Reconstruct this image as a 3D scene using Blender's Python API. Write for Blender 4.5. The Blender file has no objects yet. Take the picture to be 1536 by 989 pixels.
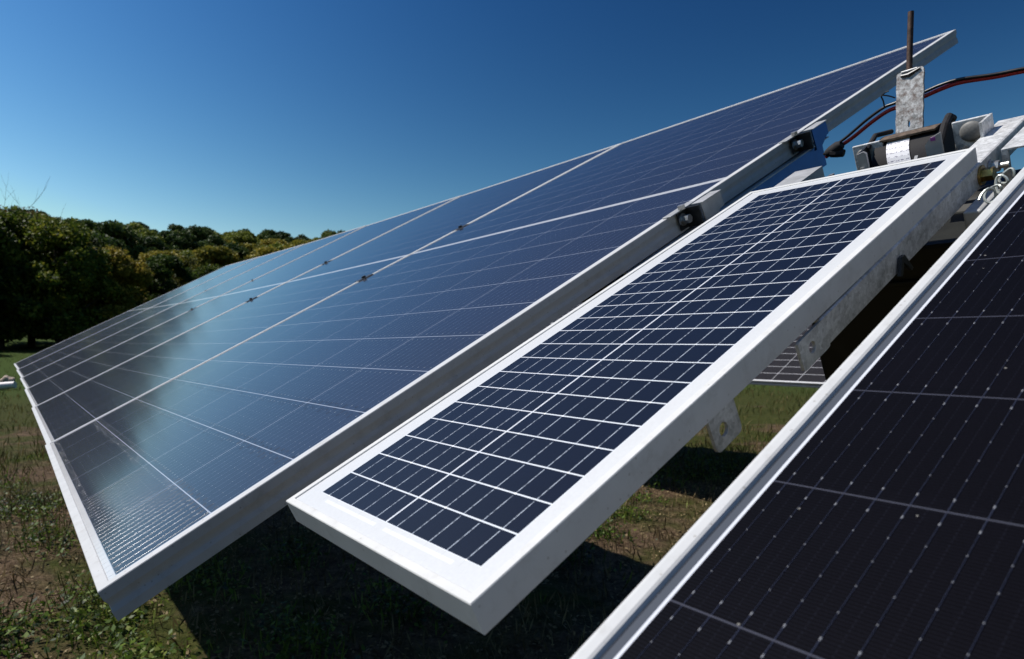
import bpy, bmesh, math, random
import numpy as np
from mathutils import Vector, Matrix
random.seed(7); RNG = np.random.default_rng(11)
S = bpy.context.scene
COL = S.collection
# ------------------------------------------------------------------ camera
CAM_H = 1.25
F_PX, AZ, PITCH, ROLL, TILT = 977.268, 0.610482, -0.0347, -0.004, 0.48211
PPX, PPY = -71.04, 54.04
cd = bpy.data.cameras.new('camera'); cam = bpy.data.objects.new('camera', cd); COL.objects.link(cam)
S.camera = cam
cd.sensor_width = 36; cd.sensor_fit = 'HORIZONTAL'; cd.lens = F_PX / 1536 * 36
cd.shift_x = -PPX / 1536; cd.shift_y = PPY / 1536
cd.clip_start = .02; cd.clip_end = 2000
cp, sp = math.cos(PITCH), math.sin(PITCH); cr, sr = math.cos(ROLL), math.sin(ROLL)
Fv = Vector((0, cp, sp)); R1 = Vector((1, 0, 0)); U1 = Vector((0, -sp, cp))
Rv = R1*cr + U1*sr; Uv = -R1*sr + U1*cr
cam.matrix_world = Matrix(((Rv.x, Uv.x, -Fv.x, 0), (Rv.y, Uv.y, -Fv.y, 0), (Rv.z, Uv.z, -Fv.z, CAM_H), (0, 0, 0, 1)))
cd.dof.use_dof = True; cd.dof.focus_distance = .74; cd.dof.aperture_fstop = 13
# frame of the tilted array: U up the slope, V along the row, N its normal
V = Vector((-math.sin(AZ), math.cos(AZ), 0)); H = Vector((math.cos(AZ), math.sin(AZ), 0))
U = H*math.cos(TILT) + Vector((0, 0, math.sin(TILT))); N = U.cross(V)
A = Vector((-0.30178, 0.52633, -0.20178 + CAM_H))
M = Matrix(((U.x, V.x, N.x, A.x), (U.y, V.y, N.y, A.y), (U.z, V.z, N.z, A.z), (0, 0, 0, 1)))
# ------------------------------------------------------------------ light
PHI = math.radians(26)
SUN = (N*math.cos(PHI) + V*math.sin(PHI) - U*.012).normalized()
sun_el = math.asin(SUN.z); sun_az = math.atan2(SUN.x, SUN.y)
w = bpy.data.worlds.new('World'); S.world = w; w.use_nodes = True
nt = w.node_tree; bg = nt.nodes['Background']
sky = nt.nodes.new('ShaderNodeTexSky'); sky.sky_type = 'NISHITA'; sky.sun_disc = False
sky.sun_elevation = sun_el; sky.sun_rotation = sun_az
sky.altitude = 300; sky.air_density = 1.0; sky.dust_density = .25; sky.ozone_density = 2.0
# the camera's steep colour response to a clear blue sky: one power curve per channel
sep = nt.nodes.new('ShaderNodeSeparateColor'); cmb = nt.nodes.new('ShaderNodeCombineColor'); nt.links.new(sky.outputs[0], sep.inputs[0])
for ch, (g_, k_) in enumerate(((3.1, 3.6), (2.35, 2.6), (1.85, 2.15))):
    m1 = nt.nodes.new('ShaderNodeMath'); m1.operation = 'MULTIPLY'; m1.inputs[1].default_value = .32
    m2 = nt.nodes.new('ShaderNodeMath'); m2.operation = 'POWER'; m2.inputs[1].default_value = g_
    m3 = nt.nodes.new('ShaderNodeMath'); m3.operation = 'MULTIPLY'; m3.inputs[1].default_value = k_
    m4 = nt.nodes.new('ShaderNodeMath'); m4.operation = 'MINIMUM'; m4.inputs[1].default_value = (7.5, 8.5, 9.5)[ch]
    nt.links.new(sep.outputs[ch], m1.inputs[0]); nt.links.new(m1.outputs[0], m2.inputs[0]); nt.links.new(m2.outputs[0], m3.inputs[0])
    nt.links.new(m3.outputs[0], m4.inputs[0]); nt.links.new(m4.outputs[0], cmb.inputs[ch])
# polarised fall-off on the sun's side; the opposite half darkened to cut ambient light
tcw = nt.nodes.new('ShaderNodeTexCoord'); dt = nt.nodes.new('ShaderNodeVectorMath'); dt.operation = 'DOT_PRODUCT'; dt.inputs[1].default_value = tuple(SUN)
p1 = nt.nodes.new('ShaderNodeMath'); p1.operation = 'POWER'; p1.inputs[1].default_value = 2
p2 = nt.nodes.new('ShaderNodeMath'); p2.operation = 'MULTIPLY_ADD'; p2.inputs[1].default_value = .48; p2.inputs[2].default_value = .42
p3 = nt.nodes.new('ShaderNodeVectorMath'); p3.operation = 'SCALE'; ab_ = nt.nodes.new('ShaderNodeMath'); ab_.operation = 'MAXIMUM'; ab_.inputs[1].default_value = 0
nt.links.new(tcw.outputs['Generated'], dt.inputs[0]); nt.links.new(dt.outputs['Value'], ab_.inputs[0]); nt.links.new(ab_.outputs[0], p1.inputs[0]); nt.links.new(p1.outputs[0], p2.inputs[0])
nt.links.new(cmb.outputs[0], p3.inputs[0]); nt.links.new(p2.outputs[0], p3.inputs['Scale'])
nt.links.new(p3.outputs[0], bg.inputs[0]); bg.inputs[1].default_value = .15
sl = bpy.data.lights.new('sun', 'SUN'); sl.energy = 5.0; sl.angle = math.radians(.5); sl.color = (1, .95, .87)
so = bpy.data.objects.new('sun', sl); COL.objects.link(so); so.rotation_euler = SUN.to_track_quat('Z', 'Y').to_euler()
so.location = (0, 0, 30)
vs = S.view_settings; vs.view_transform = 'Standard'; vs.look = 'None'; vs.gamma = 1; vs.use_curve_mapping = False
vs.exposure = 0.0
S.cycles.max_bounces = 5; S.cycles.caustics_reflective = False; S.cycles.caustics_refractive = False; S.cycles.use_denoising = True

# ------------------------------------------------------------------ materials
class NT:
    def __init__(s, name):
        s.m = bpy.data.materials.new(name); s.m.use_nodes = True; s.t = s.m.node_tree
        s.b = s.t.nodes['Principled BSDF']
    def n(s, ty, **k):
        x = s.t.nodes.new(ty)
        for a, b in k.items(): setattr(x, a, b)
        return x
    def put(s, sock, v):
        if hasattr(v, 'links'): s.t.links.new(v, sock)
        elif v is not None: sock.default_value = v
    def math(s, op, a, b=None, c=None):
        x = s.n('ShaderNodeMath', operation=op)
        s.put(x.inputs[0], a)
        if b is not None: s.put(x.inputs[1], b)
        if c is not None: s.put(x.inputs[2], c)
        return x.outputs[0]
    def mix(s, f, a, b):
        x = s.n('ShaderNodeMix', data_type='RGBA'); s.put(x.inputs[0], f); s.put(x.inputs[6], a); s.put(x.inputs[7], b)
        return x.outputs[2]
    def noise(s, scale, detail=3, co=None, rough=.5):
        x = s.n('ShaderNodeTexNoise'); x.inputs['Scale'].default_value = scale; x.inputs['Detail'].default_value = detail
        x.inputs['Roughness'].default_value = rough
        if co is None:
            co = s.n('ShaderNodeTexCoord').outputs['Object']
        s.t.links.new(co, x.inputs['Vector']); return x.outputs[0]
    def ramp(s, f, stops):
        x = s.n('ShaderNodeValToRGB'); e = x.color_ramp.elements
        while len(e) < len(stops): e.new(.5)
        for i, (p, c) in enumerate(stops): e[i].position = p; e[i].color = (*c, 1)
        s.put(x.inputs[0], f); return x.outputs[0]
    def bump(s, h, strength=.3, dist=.01):
        x = s.n('ShaderNodeBump'); x.inputs['Strength'].default_value = strength; x.inputs['Distance'].default_value = dist
        s.put(x.inputs['Height'], h); s.t.links.new(x.outputs[0], s.b.inputs['Normal'])
    def set(s, **k):
        for a, v in k.items():
            s.put(s.b.inputs[a.replace('_', ' ')], v)
        return s.m
def c4(r, g, b): return (r, g, b, 1)

def plain(name, col, rough=.5, metal=0., var=.12, scale=60, bump=0.):
    k = NT(name); f = k.noise(scale, 4)
    lo = tuple(c*(1-var) for c in col); hi = tuple(min(1, c*(1+var)) for c in col)
    c = k.ramp(f, [(.3, lo), (.7, hi)])
    if bump: k.bump(f, bump, .002)
    k.set(Base_Color=c, Metallic=metal, Roughness=k.math('MULTIPLY_ADD', f, .15, rough-.07)); return k.m

def galv(name, dark=.16, light=.55, scale=55, rust=0., metal=.75, rough=.42):
    k = NT(name)
    co = k.n('ShaderNodeTexCoord').outputs['Object']
    v = k.n('ShaderNodeTexVoronoi'); v.inputs['Scale'].default_value = scale*2.2; k.t.links.new(co, v.inputs['Vector'])
    f = k.noise(scale*.35, 6, co, .65); g = k.noise(scale*4, 3, co)
    m = k.math('ADD', k.math('MULTIPLY', f, .6), k.math('MULTIPLY', v.outputs['Color'], .2))
    m = k.math('ADD', m, k.math('MULTIPLY', g, .22))
    c = k.ramp(m, [(.30, (dark, dark*1.02, dark*1.0)), (.52, ((dark+light)/2,)*3), (.75, (light, light*1.01, light*1.02))])
    if rust:
        r = k.ramp(k.noise(scale*.6, 5, co, .7), [(.45, (0, 0, 0)), (.62, (rust, rust, rust))])
        c = k.mix(r, c, c4(.10, .05, .03))
    k.bump(m, .25, .001)
    return k.set(Base_Color=c, Metallic=metal, Roughness=rough)

M_frame = NT('anodised_aluminium')
_f = M_frame.noise(30, 4)
_g = M_frame.noise(700, 2)
M_frame = M_frame.set(Base_Color=M_frame.ramp(_f, [(.3, (.52, .525, .53)), (.7, (.58, .585, .59))]), Metallic=.0, Specular_IOR_Level=.06,
                      Roughness=M_frame.math('MULTIPLY_ADD', _g, .1, .42))
k = NT('pale_anodised_frame'); _f = k.noise(25, 4)
M_frame2 = k.set(Base_Color=k.ramp(_f, [(.3, (.62, .62, .61)), (.7, (.69, .69, .68))]), Metallic=.0, Specular_IOR_Level=.08, Roughness=.5)
def add_grime(m, amt):
    t = m.node_tree; b = t.nodes['Principled BSDF']; src = b.inputs['Base Color'].links[0].from_socket
    co = t.nodes.new('ShaderNodeTexCoord').outputs['Object']
    n1 = t.nodes.new('ShaderNodeTexNoise'); n1.inputs['Scale'].default_value = 38; n1.inputs['Detail'].default_value = 7; n1.inputs['Roughness'].default_value = .75
    t.links.new(co, n1.inputs[0]); r = t.nodes.new('ShaderNodeValToRGB'); r.color_ramp.elements[0].position = .52; r.color_ramp.elements[1].position = .75
    t.links.new(n1.outputs[0], r.inputs[0])
    v = t.nodes.new('ShaderNodeTexVoronoi'); v.inputs['Scale'].default_value = 120; t.links.new(co, v.inputs['Vector'])
    l = t.nodes.new('ShaderNodeMath'); l.operation = 'LESS_THAN'; l.inputs[1].default_value = .10; t.links.new(v.outputs['Distance'], l.inputs[0])
    a = t.nodes.new('ShaderNodeMath'); a.operation = 'MULTIPLY_ADD'; t.links.new(r.outputs[0], a.inputs[0]); a.inputs[1].default_value = amt
    a2 = t.nodes.new('ShaderNodeMath'); a2.operation = 'MULTIPLY'; t.links.new(l.outputs[0], a2.inputs[0]); a2.inputs[1].default_value = amt*1.2; t.links.new(a2.outputs[0], a.inputs[2])
    x = t.nodes.new('ShaderNodeMix'); x.data_type = 'RGBA'; t.links.new(a.outputs[0], x.inputs[0]); t.links.new(src, x.inputs[6]); x.inputs[7].default_value = (.22, .19, .15, 1)
    t.links.new(x.outputs[2], b.inputs['Base Color'])
add_grime(M_frame, .35); add_grime(M_frame2, .28)
M_white = plain('white_backsheet', (.78, .79, .80), .45, 0, .04, 40)
M_galv = galv('galvanised_steel', .26, .95, 110, metal=.1); M_galv_rough = galv('weathered_zinc_steel', .07, .85, 170, .8, .1, .55)
M_dome = plain('dull_zinc_dome', (.20, .195, .185), .6, .1, .2, 300)
M_galv_blue = plain('blue_tinted_rail', (.035, .11, .30), .35, .7, .25, 20)
M_galv_soft = galv('satin_galvanised', .34, .58, 30, 0, .3, .45)
M_black = plain('black_rubber', (.010, .009, .011), .8, 0, .5, 90, .3)
M_dark = plain('dark_anodised_clamp', (.05, .052, .055), .4, .6, .3, 90)
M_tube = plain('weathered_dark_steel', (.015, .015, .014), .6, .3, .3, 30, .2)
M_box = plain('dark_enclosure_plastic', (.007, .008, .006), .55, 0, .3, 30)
M_rust = plain('brown_rusty_steel', (.07, .04, .028), .65, .35, .5, 120, .4)
M_brown = plain('brown_stained_steel', (.12, .085, .06), .7, .2, .6, 150, .4)
M_red = plain('red_cable_jacket', (.55, .035, .03), .35, 0, .2, 60)
M_bcable = plain('black_cable_jacket', (.015, .013, .013), .35, 0, .3, 60)
M_zinc = galv('zinc_bolt', .3, .7, 300, 0, .8, .35)
M_brass = plain('yellow_passivated_zinc', (.45, .30, .10), .3, .9, .3, 200)
M_wirez = plain('bright_zinc_wire', (.42, .45, .42), .4, .5, .2, 200)
M_soil_rock = plain('pale_stone', (.42, .33, .27), .8, 0, .2, 12, .4)
M_pipe = plain('white_plastic_pipe', (.7, .66, .68), .45, 0, .06, 12)
M_bark = plain('bark', (.055, .042, .032), .85, 0, .5, 6, .6)

def module_mat(name, L, W, rows_half, pitch, mid, mu, mv, cols, nw, cell, cell2, wire=(.42, .45, .52), finger='v', backlo=.55, wirew=.00021, gapw=.0008, dust=.045, coat=1.0, crough=.07, edgeband=0, grain=0., padcol=(.75, .76, .72), pad=1.0, gapcol=(.36, .39, .46)):
    """large half-cut-cell laminate; x runs up the slope, y along the row, in metres"""
    k = NT(name)
    co = k.n('ShaderNodeTexCoord').outputs['Object']
    sx = k.n('ShaderNodeSeparateXYZ'); k.t.links.new(co, sx.inputs[0]); X, Y = sx.outputs[0], sx.outputs[1]
    ma = k.math
    ax = ma('ABSOLUTE', ma('SUBTRACT', X, L/2)); a = ma('DIVIDE', ma('SUBTRACT', ax, mid), pitch)
    fa = ma('FRACT', a); da = ma('MULTIPLY', ma('MINIMUM', fa, ma('SUBTRACT', 1.0, fa)), pitch)     # distance to a row gap
    inx = ma('MULTIPLY', ma('GREATER_THAN', a, 0.0), ma('LESS_THAN', a, float(rows_half)))
    cw = (W-2*mv)/cols
    b = ma('DIVIDE', ma('SUBTRACT', Y, mv), cw); fb = ma('FRACT', b)
    db = ma('MULTIPLY', ma('MINIMUM', fb, ma('SUBTRACT', 1.0, fb)), cw)
    iny = ma('MULTIPLY', ma('GREATER_THAN', b, 0.0), ma('LESS_THAN', b, float(cols)))
    inside = ma('MULTIPLY', inx, iny)
    rowgap = ma('LESS_THAN', da, gapw)
    colgap = ma('LESS_THAN', db, gapw*.75)
    cham = ma('LESS_THAN', ma('ADD', da, db), gapw*3.2)
    gap = ma('MINIMUM', ma('ADD', ma('ADD', rowgap, colgap), cham), 1.0)
    wf = ma('FRACT', ma('MULTIPLY', fb, float(nw))); dw = ma('MULTIPLY', ma('ABSOLUTE', ma('SUBTRACT', wf, .5)), cw/nw)
    wirem = ma('LESS_THAN', dw, wirew)
    # solder pads along each wire, a longer one next to each row gap
    pf = ma('FRACT', ma('MULTIPLY', fa, 6.0)); pd = ma('MULTIPLY', ma('ABSOLUTE', ma('SUBTRACT', pf, .5)), pitch/6)
    padm = ma('MULTIPLY', ma('LESS_THAN', pd, .0007*pad), ma('LESS_THAN', dw, .00055*pad))
    padb = ma('MULTIPLY', ma('LESS_THAN', ma('ABSOLUTE', ma('SUBTRACT', da, .0085)), .0012*pad), ma('LESS_THAN', dw, .0008*pad))
    tail = ma('MULTIPLY', ma('LESS_THAN', da, .0075), ma('LESS_THAN', dw, .00055*pad))
    pads = ma('MAXIMUM', padm, padb)
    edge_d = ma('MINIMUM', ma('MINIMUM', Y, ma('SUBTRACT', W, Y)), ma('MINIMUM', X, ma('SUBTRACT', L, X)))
    wm = ma('MAXIMUM', wirem, ma('MULTIPLY', tail, .75))
    # faint dotted line between the wires and the fingers across them
    hf = ma('ABSOLUTE', ma('SUBTRACT', ma('FRACT', ma('ADD', wf, .5)), .5)); hm = ma('LESS_THAN', ma('MULTIPLY', hf, cw/nw), .0002)
    dot = ma('LESS_THAN', ma('FRACT', ma('MULTIPLY', X, 380.0)), .45)
    hm = ma('MULTIPLY', ma('MULTIPLY', hm, dot), .10)
    fing = ma('MULTIPLY', ma('LESS_THAN', ma('FRACT', ma('MULTIPLY', X, 520.0)), .25), .05)
    big = k.noise(6, 3, co); spk = k.noise(1500, 1, co)
    cellc = k.mix(k.ramp(k.math('ADD', big, k.math('MULTIPLY', ma('SUBTRACT', spk, .5), .8)), [(.3, (0,)*3), (.7, (1,)*3)]), c4(*cell), c4(*cell2))
    wn = k.n('ShaderNodeTexWhiteNoise', noise_dimensions='3D'); cv = k.n('ShaderNodeCombineXYZ')
    k.put(cv.inputs[0], ma('FLOOR', ma('MULTIPLY', ma('SUBTRACT', X, L/2), 1/pitch))); k.put(cv.inputs[1], ma('FLOOR', b)); k.t.links.new(cv.outputs[0], wn.inputs[0])
    cellc = k.mix(ma('MULTIPLY', wn.outputs[0], .35), cellc, c4(cell[0]*.5, cell[1]*.5, cell[2]*.45))
    wc = c4(*wire)
    c = k.mix(ma('MAXIMUM', fing, hm), cellc, wc)
    c = k.mix(wm, c, wc)
    if grain:
        sp2 = k.ramp(k.noise(2300, 2, co, .8), [(.50, (0,)*3), (.72, (1,)*3)]); c = k.mix(ma('MULTIPLY', sp2, grain), c, c4(.010, .009, .014))
    c = k.mix(pads, c, c4(*padcol))
    back = k.mix(k.noise(20, 2, co), c4(backlo, backlo, backlo*1.02), c4(backlo*1.25, backlo*1.26, backlo*1.28))
    gapc = c4(*gapcol)
    c = k.mix(gap, c, gapc)
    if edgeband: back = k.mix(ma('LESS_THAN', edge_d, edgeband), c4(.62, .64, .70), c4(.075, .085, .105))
    c = k.mix(inside, back, c)
    # dust specks on the glass
    v = k.n('ShaderNodeTexVoronoi'); v.inputs['Scale'].default_value = 95; k.t.links.new(co, v.inputs['Vector'])
    keep = ma('GREATER_THAN', k.n('ShaderNodeSeparateColor').outputs[0], .5)
    sc = k.n('ShaderNodeSeparateColor'); k.t.links.new(v.outputs['Color'], sc.inputs[0])
    spec = ma('MULTIPLY', ma('LESS_THAN', v.outputs['Distance'], ma('MULTIPLY', sc.outputs[1], .07)), ma('GREATER_THAN', sc.outputs[0], .72))
    c = k.mix(ma('MULTIPLY', spec, .45), c, c4(.5, .48, .44))
    c = k.mix(dust, c, c4(.40, .35, .29))
    # wires stand up like small half rounds
    hgt = ma('MULTIPLY', ma('MAXIMUM', ma('SUBTRACT', .0005, dw), 0.0), ma('SUBTRACT', 1.0, gap))
    bp = k.n('ShaderNodeBump'); bp.inputs['Strength'].default_value = 1; bp.inputs['Distance'].default_value = 1.2
    k.put(bp.inputs['Height'], hgt); k.t.links.new(bp.outputs[0], k.b.inputs['Normal'])
    k.set(Base_Color=c, Metallic=ma('MULTIPLY', ma('MULTIPLY', ma('MAXIMUM', wm, pads), inside), .75), Roughness=.6,
          Coat_Weight=coat, Coat_Roughness=crough, Coat_IOR=1.45)
    k.b.inputs['Specular IOR Level'].default_value = .03
    return k.m

LL, LW = 1.99, 1.006
M_mod = module_mat('blue_cell_laminate', LL, LW, 11, .0883, .0075, .0163, .0155, 6, 12, (.003, .008, .026), (.005, .012, .036), wire=(.14, .17, .24), gapw=.0006, pad=.45, crough=.11, dust=.06)
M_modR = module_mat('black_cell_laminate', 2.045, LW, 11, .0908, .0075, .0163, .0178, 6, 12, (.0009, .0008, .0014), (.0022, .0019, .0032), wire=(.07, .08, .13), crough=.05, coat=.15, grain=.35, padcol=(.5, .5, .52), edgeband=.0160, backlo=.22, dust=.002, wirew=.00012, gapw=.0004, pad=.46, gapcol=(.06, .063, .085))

def small_mat():
    k = NT('small_cell_laminate'); ma = k.math
    co = k.n('ShaderNodeTexCoord').outputs['Object']
    sx = k.n('ShaderNodeSeparateXYZ'); k.t.links.new(co, sx.inputs[0]); X, Y = sx.outputs[0], sx.outputs[1]
    a = ma('DIVIDE', ma('SUBTRACT', X, .0222), .02893); fa = ma('FRACT', a)
    da = ma('MULTIPLY', ma('MINIMUM', fa, ma('SUBTRACT', 1.0, fa)), .02893)
    inx = ma('MULTIPLY', ma('GREATER_THAN', a, 0.0), ma('LESS_THAN', a, 24.0))
    cw = .1058; b = ma('DIVIDE', ma('SUBTRACT', Y, .0182), cw); fb = ma('FRACT', b)
    db = ma('MULTIPLY', ma('MINIMUM', fb, ma('SUBTRACT', 1.0, fb)), cw)
    iny = ma('MULTIPLY', ma('GREATER_THAN', b, 0.0), ma('LESS_THAN', b, 2.0))
    inside = ma('MULTIPLY', inx, iny)
    gap = ma('MAXIMUM', ma('LESS_THAN', da, .00062), ma('LESS_THAN', db, .0008))
    q = ma('DIVIDE', ma('SUBTRACT', ma('MULTIPLY', fb, cw), .0142), .0194)
    qf = ma('FRACT', ma('ADD', q, .5)); dq = ma('MULTIPLY', ma('ABSOLUTE', ma('SUBTRACT', qf, .5)), .0194)
    okq = ma('MULTIPLY', ma('GREATER_THAN', q, -.4), ma('LESS_THAN', q, 4.4))
    # the ribbon is broken off a little before the upper edge of each cell
    seg = ma('LESS_THAN', fa, .93)
    wirem = ma('MULTIPLY', ma('MULTIPLY', ma('LESS_THAN', dq, .00034), okq), seg)
    brk = k.ramp(k.noise(420, 2, co), [(.40, (.35,)*3), (.5, (1,)*3)])
    wirem = ma('MULTIPLY', wirem, brk)
    sp = k.noise(2600, 1, co); bigc = k.noise(5, 2, co)
    t = ma('ADD', ma('MULTIPLY', bigc, .4), ma('MULTIPLY', sp, .6))
    cellc = k.ramp(t, [(.3, (.001, .003, .009)), (.52, (.002, .006, .020)), (.72, (.008, .018, .044))])
    wn = k.n('ShaderNodeTexWhiteNoise', noise_dimensions='3D'); cv = k.n('ShaderNodeCombineXYZ')
    k.put(cv.inputs[0], ma('FLOOR', a)); k.put(cv.inputs[1], ma('FLOOR', b)); k.t.links.new(cv.outputs[0], wn.inputs[0])
    cellc = k.mix(ma('MULTIPLY', wn.outputs[0], .45), cellc, c4(.003, .006, .014))
    fing = ma('MULTIPLY', ma('LESS_THAN', ma('FRACT', ma('MULTIPLY', Y, 620.0)), .22), .012); cellc = k.mix(fing, cellc, c4(.5, .55, .65))
    c = k.mix(wirem, cellc, c4(.45, .50, .58))
    knots = ma('MULTIPLY', ma('LESS_THAN', dq, .0008), ma('MULTIPLY', okq, ma('LESS_THAN', da, .0008)))
    c = k.mix(gap, c, c4(.70, .73, .78)); c = k.mix(ma('MULTIPLY', knots, k.math('GREATER_THAN', k.noise(28, 0, co), .56)), c, c4(1, 1, 1))
    back = k.mix(k.noise(500, 2, co), c4(.58, .59, .60), c4(.66, .67, .68))
    # pale bus ribbon laid on the backsheet below the cells
    rib = ma('MULTIPLY', ma('LESS_THAN', ma('ABSOLUTE', ma('SUBTRACT', X, .0172)), .0016), ma('LESS_THAN', ma('ABSOLUTE', ma('SUBTRACT', ma('ABSOLUTE', ma('SUBTRACT', Y, .1245)), .046)), .040))
    back = k.mix(rib, back, c4(.71, .72, .73))
    ends = ma('MULTIPLY', ma('MULTIPLY', ma('LESS_THAN', dq, .0003), okq), ma('MULTIPLY', ma('GREATER_THAN', X, .017), iny))
    back = k.mix(ma('MULTIPLY', ends, .4), back, c4(.45, .47, .5))
    c = k.mix(inside, back, c)
    v = k.n('ShaderNodeTexVoronoi'); v.inputs['Scale'].default_value = 45; k.t.links.new(co, v.inputs['Vector'])
    sc = k.n('ShaderNodeSeparateColor'); k.t.links.new(v.outputs['Color'], sc.inputs[0])
    spec = ma('MULTIPLY', ma('LESS_THAN', v.outputs['Distance'], ma('MULTIPLY', sc.outputs[1], .05)), ma('GREATER_THAN', sc.outputs[0], .85))
    c = k.mix(ma('MULTIPLY', spec, .6), c, c4(.6, .58, .52))
    k.set(Base_Color=c, Metallic=0, Roughness=.6, Coat_Weight=.55, Coat_Roughness=.12, Coat_IOR=1.4)
    k.b.inputs['Specular IOR Level'].default_value = .1
    return k.m
M_small = small_mat()

# ------------------------------------------------------------------ mesh helpers
def mesh_obj(name, verts, faces, mat, parent=None, smooth=False, matrix=None):
    me = bpy.data.meshes.new(name); me.from_pydata([tuple(v) for v in verts], [], faces); me.update()
    bm = bmesh.new(); bm.from_mesh(me); bmesh.ops.recalc_face_normals(bm, faces=bm.faces); bm.to_mesh(me); bm.free()
    if smooth:
        for p in me.polygons: p.use_smooth = True
    me.materials.append(mat)
    o = bpy.data.objects.new(name, me); COL.objects.link(o)
    if parent: o.parent = parent
    if matrix is not None: o.matrix_world = matrix
    return o
class MB:
    def __init__(s): s.v = []; s.f = []
    def add(s, v, f):
        n = len(s.v); s.v += [tuple(x) for x in v]; s.f += [tuple(i+n for i in q) for q in f]; return s
    def box(s, x0, x1, y0, y1, z0, z1, b=0.):
        if b <= 0:
            v = [(x, y, z) for x in (x0, x1) for y in (y0, y1) for z in (z0, z1)]
            return s.add(v, [(0, 1, 3, 2), (4, 6, 7, 5), (0, 4, 5, 1), (2, 3, 7, 6), (0, 2, 6, 4), (1, 5, 7, 3)])
        bm = bmesh.new(); bmesh.ops.create_cube(bm, size=1)
        for q in bm.verts: q.co = Vector(((x0+x1)/2+q.co.x*(x1-x0), (y0+y1)/2+q.co.y*(y1-y0), (z0+z1)/2+q.co.z*(z1-z0)))
        bmesh.ops.bevel(bm, geom=bm.edges[:], offset=b, segments=2, affect='EDGES', profile=.5)
        bm.verts.index_update(); s.add([q.co[:] for q in bm.verts], [[q.index for q in f.verts] for f in bm.faces]); bm.free(); return s
    def tube(s, pts, r, seg=10, cap=True):
        pts = [Vector(p) for p in pts]; n0 = len(s.v); rr = r if isinstance(r, (list, tuple)) else [r]*len(pts)
        t0 = (pts[1]-pts[0]).normalized(); up = Vector((0, 0, 1)) if abs(t0.z) < .9 else Vector((1, 0, 0))
        a = t0.cross(up).normalized()
        for i, p in enumerate(pts):
            t = (pts[min(i+1, len(pts)-1)]-pts[max(i-1, 0)]).normalized()
            a = (a - t*a.dot(t)).normalized(); b = t.cross(a)
            for j in range(seg):
                an = 2*math.pi*j/seg; s.v.append(tuple(p+(a*math.cos(an)+b*math.sin(an))*rr[i]))
        for i in range(len(pts)-1):
            for j in range(seg):
                j2 = (j+1) % seg; s.f.append((n0+i*seg+j, n0+i*seg+j2, n0+(i+1)*seg+j2, n0+(i+1)*seg+j))
        if cap: s.f.append(tuple(n0+j for j in range(seg))); s.f.append(tuple(n0+(len(pts)-1)*seg+j for j in range(seg)))
        return s
    def prism(s, poly, fn, d0, d1):
        """polygon (a,b) extruded from d0 to d1; fn(a,b,d)->xyz"""
        n = len(poly); v = [fn(a, b, d0) for a, b in poly]+[fn(a, b, d1) for a, b in poly]
        f = [tuple(range(n))[::-1], tuple(range(n, 2*n))]+[(i, (i+1) % n, n+(i+1) % n, n+i) for i in range(n)]
        return s.add(v, f)
    def plate_hole(s, hw, hh, hole, fn, d0, d1, seg=24, c=(0, 0), hs=1.0, hc=(0, 0), power=6):
        """rounded rectangle plate with a round (or slotted) hole"""
        out, inn = [], []
        for i in range(seg):
            an = 2*math.pi*(i+.5)/seg; ca, sa = math.cos(an), math.sin(an)
            m = (abs(ca/hw)**power+abs(sa/hh)**power)**(-1/power); out.append((c[0]+ca*m, c[1]+sa*m))
            inn.append((c[0]+hc[0]+ca*hole*hs, c[1]+hc[1]+sa*hole))
        v = [fn(a, b, d) for d in (d0, d1) for a, b in out+inn]; n = seg; f = []
        for i in range(n):
            j = (i+1) % n
            f += [(i, j, n+j, n+i), (2*n+i, 3*n+i, 3*n+j, 2*n+j), (i, 2*n+i, 2*n+j, j), (n+i, n+j, 3*n+j, 3*n+i)]
        return s.add(v, f)
    def build(s, name, mat, parent=None, smooth=False, matrix=None): return mesh_obj(name, s.v, s.f, mat, parent, smooth, matrix)
uvn = lambda a, b, d: (a, b, d)
def smooth_some(o, angle=40):
    for p in o.data.polygons: p.use_smooth = True
    o.data.set_sharp_from_angle(angle=math.radians(angle)); return o

def tag(o, label=None, cat=None, group=None, kind=None):
    if label: o['label'] = label
    if cat: o['category'] = cat
    if group: o['group'] = group
    if kind: o['kind'] = kind
    return o
def empty(name, matrix, label=None, cat=None, group=None):
    o = bpy.data.objects.new(name, None); COL.objects.link(o); o.matrix_world = matrix; o.empty_display_size = .05
    return tag(o, label, cat, group)
def kids(o): return [c for c in bpy.data.objects if c.parent == o]
def copy_tree(o, parent=None):
    c = o.copy(); COL.objects.link(c); c.parent = parent
    for ch in kids(o): copy_tree(ch, c)
    return c
def L(u=0, v=0, n=0, rot=(0, 0, 0)):
    a, b, c = rot
    Rm = Matrix.Rotation(c, 4, 'Z') @ Matrix.Rotation(b, 4, 'Y') @ Matrix.Rotation(a, 4, 'X')
    return M @ Matrix.Translation((u, v, n)) @ Rm

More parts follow.
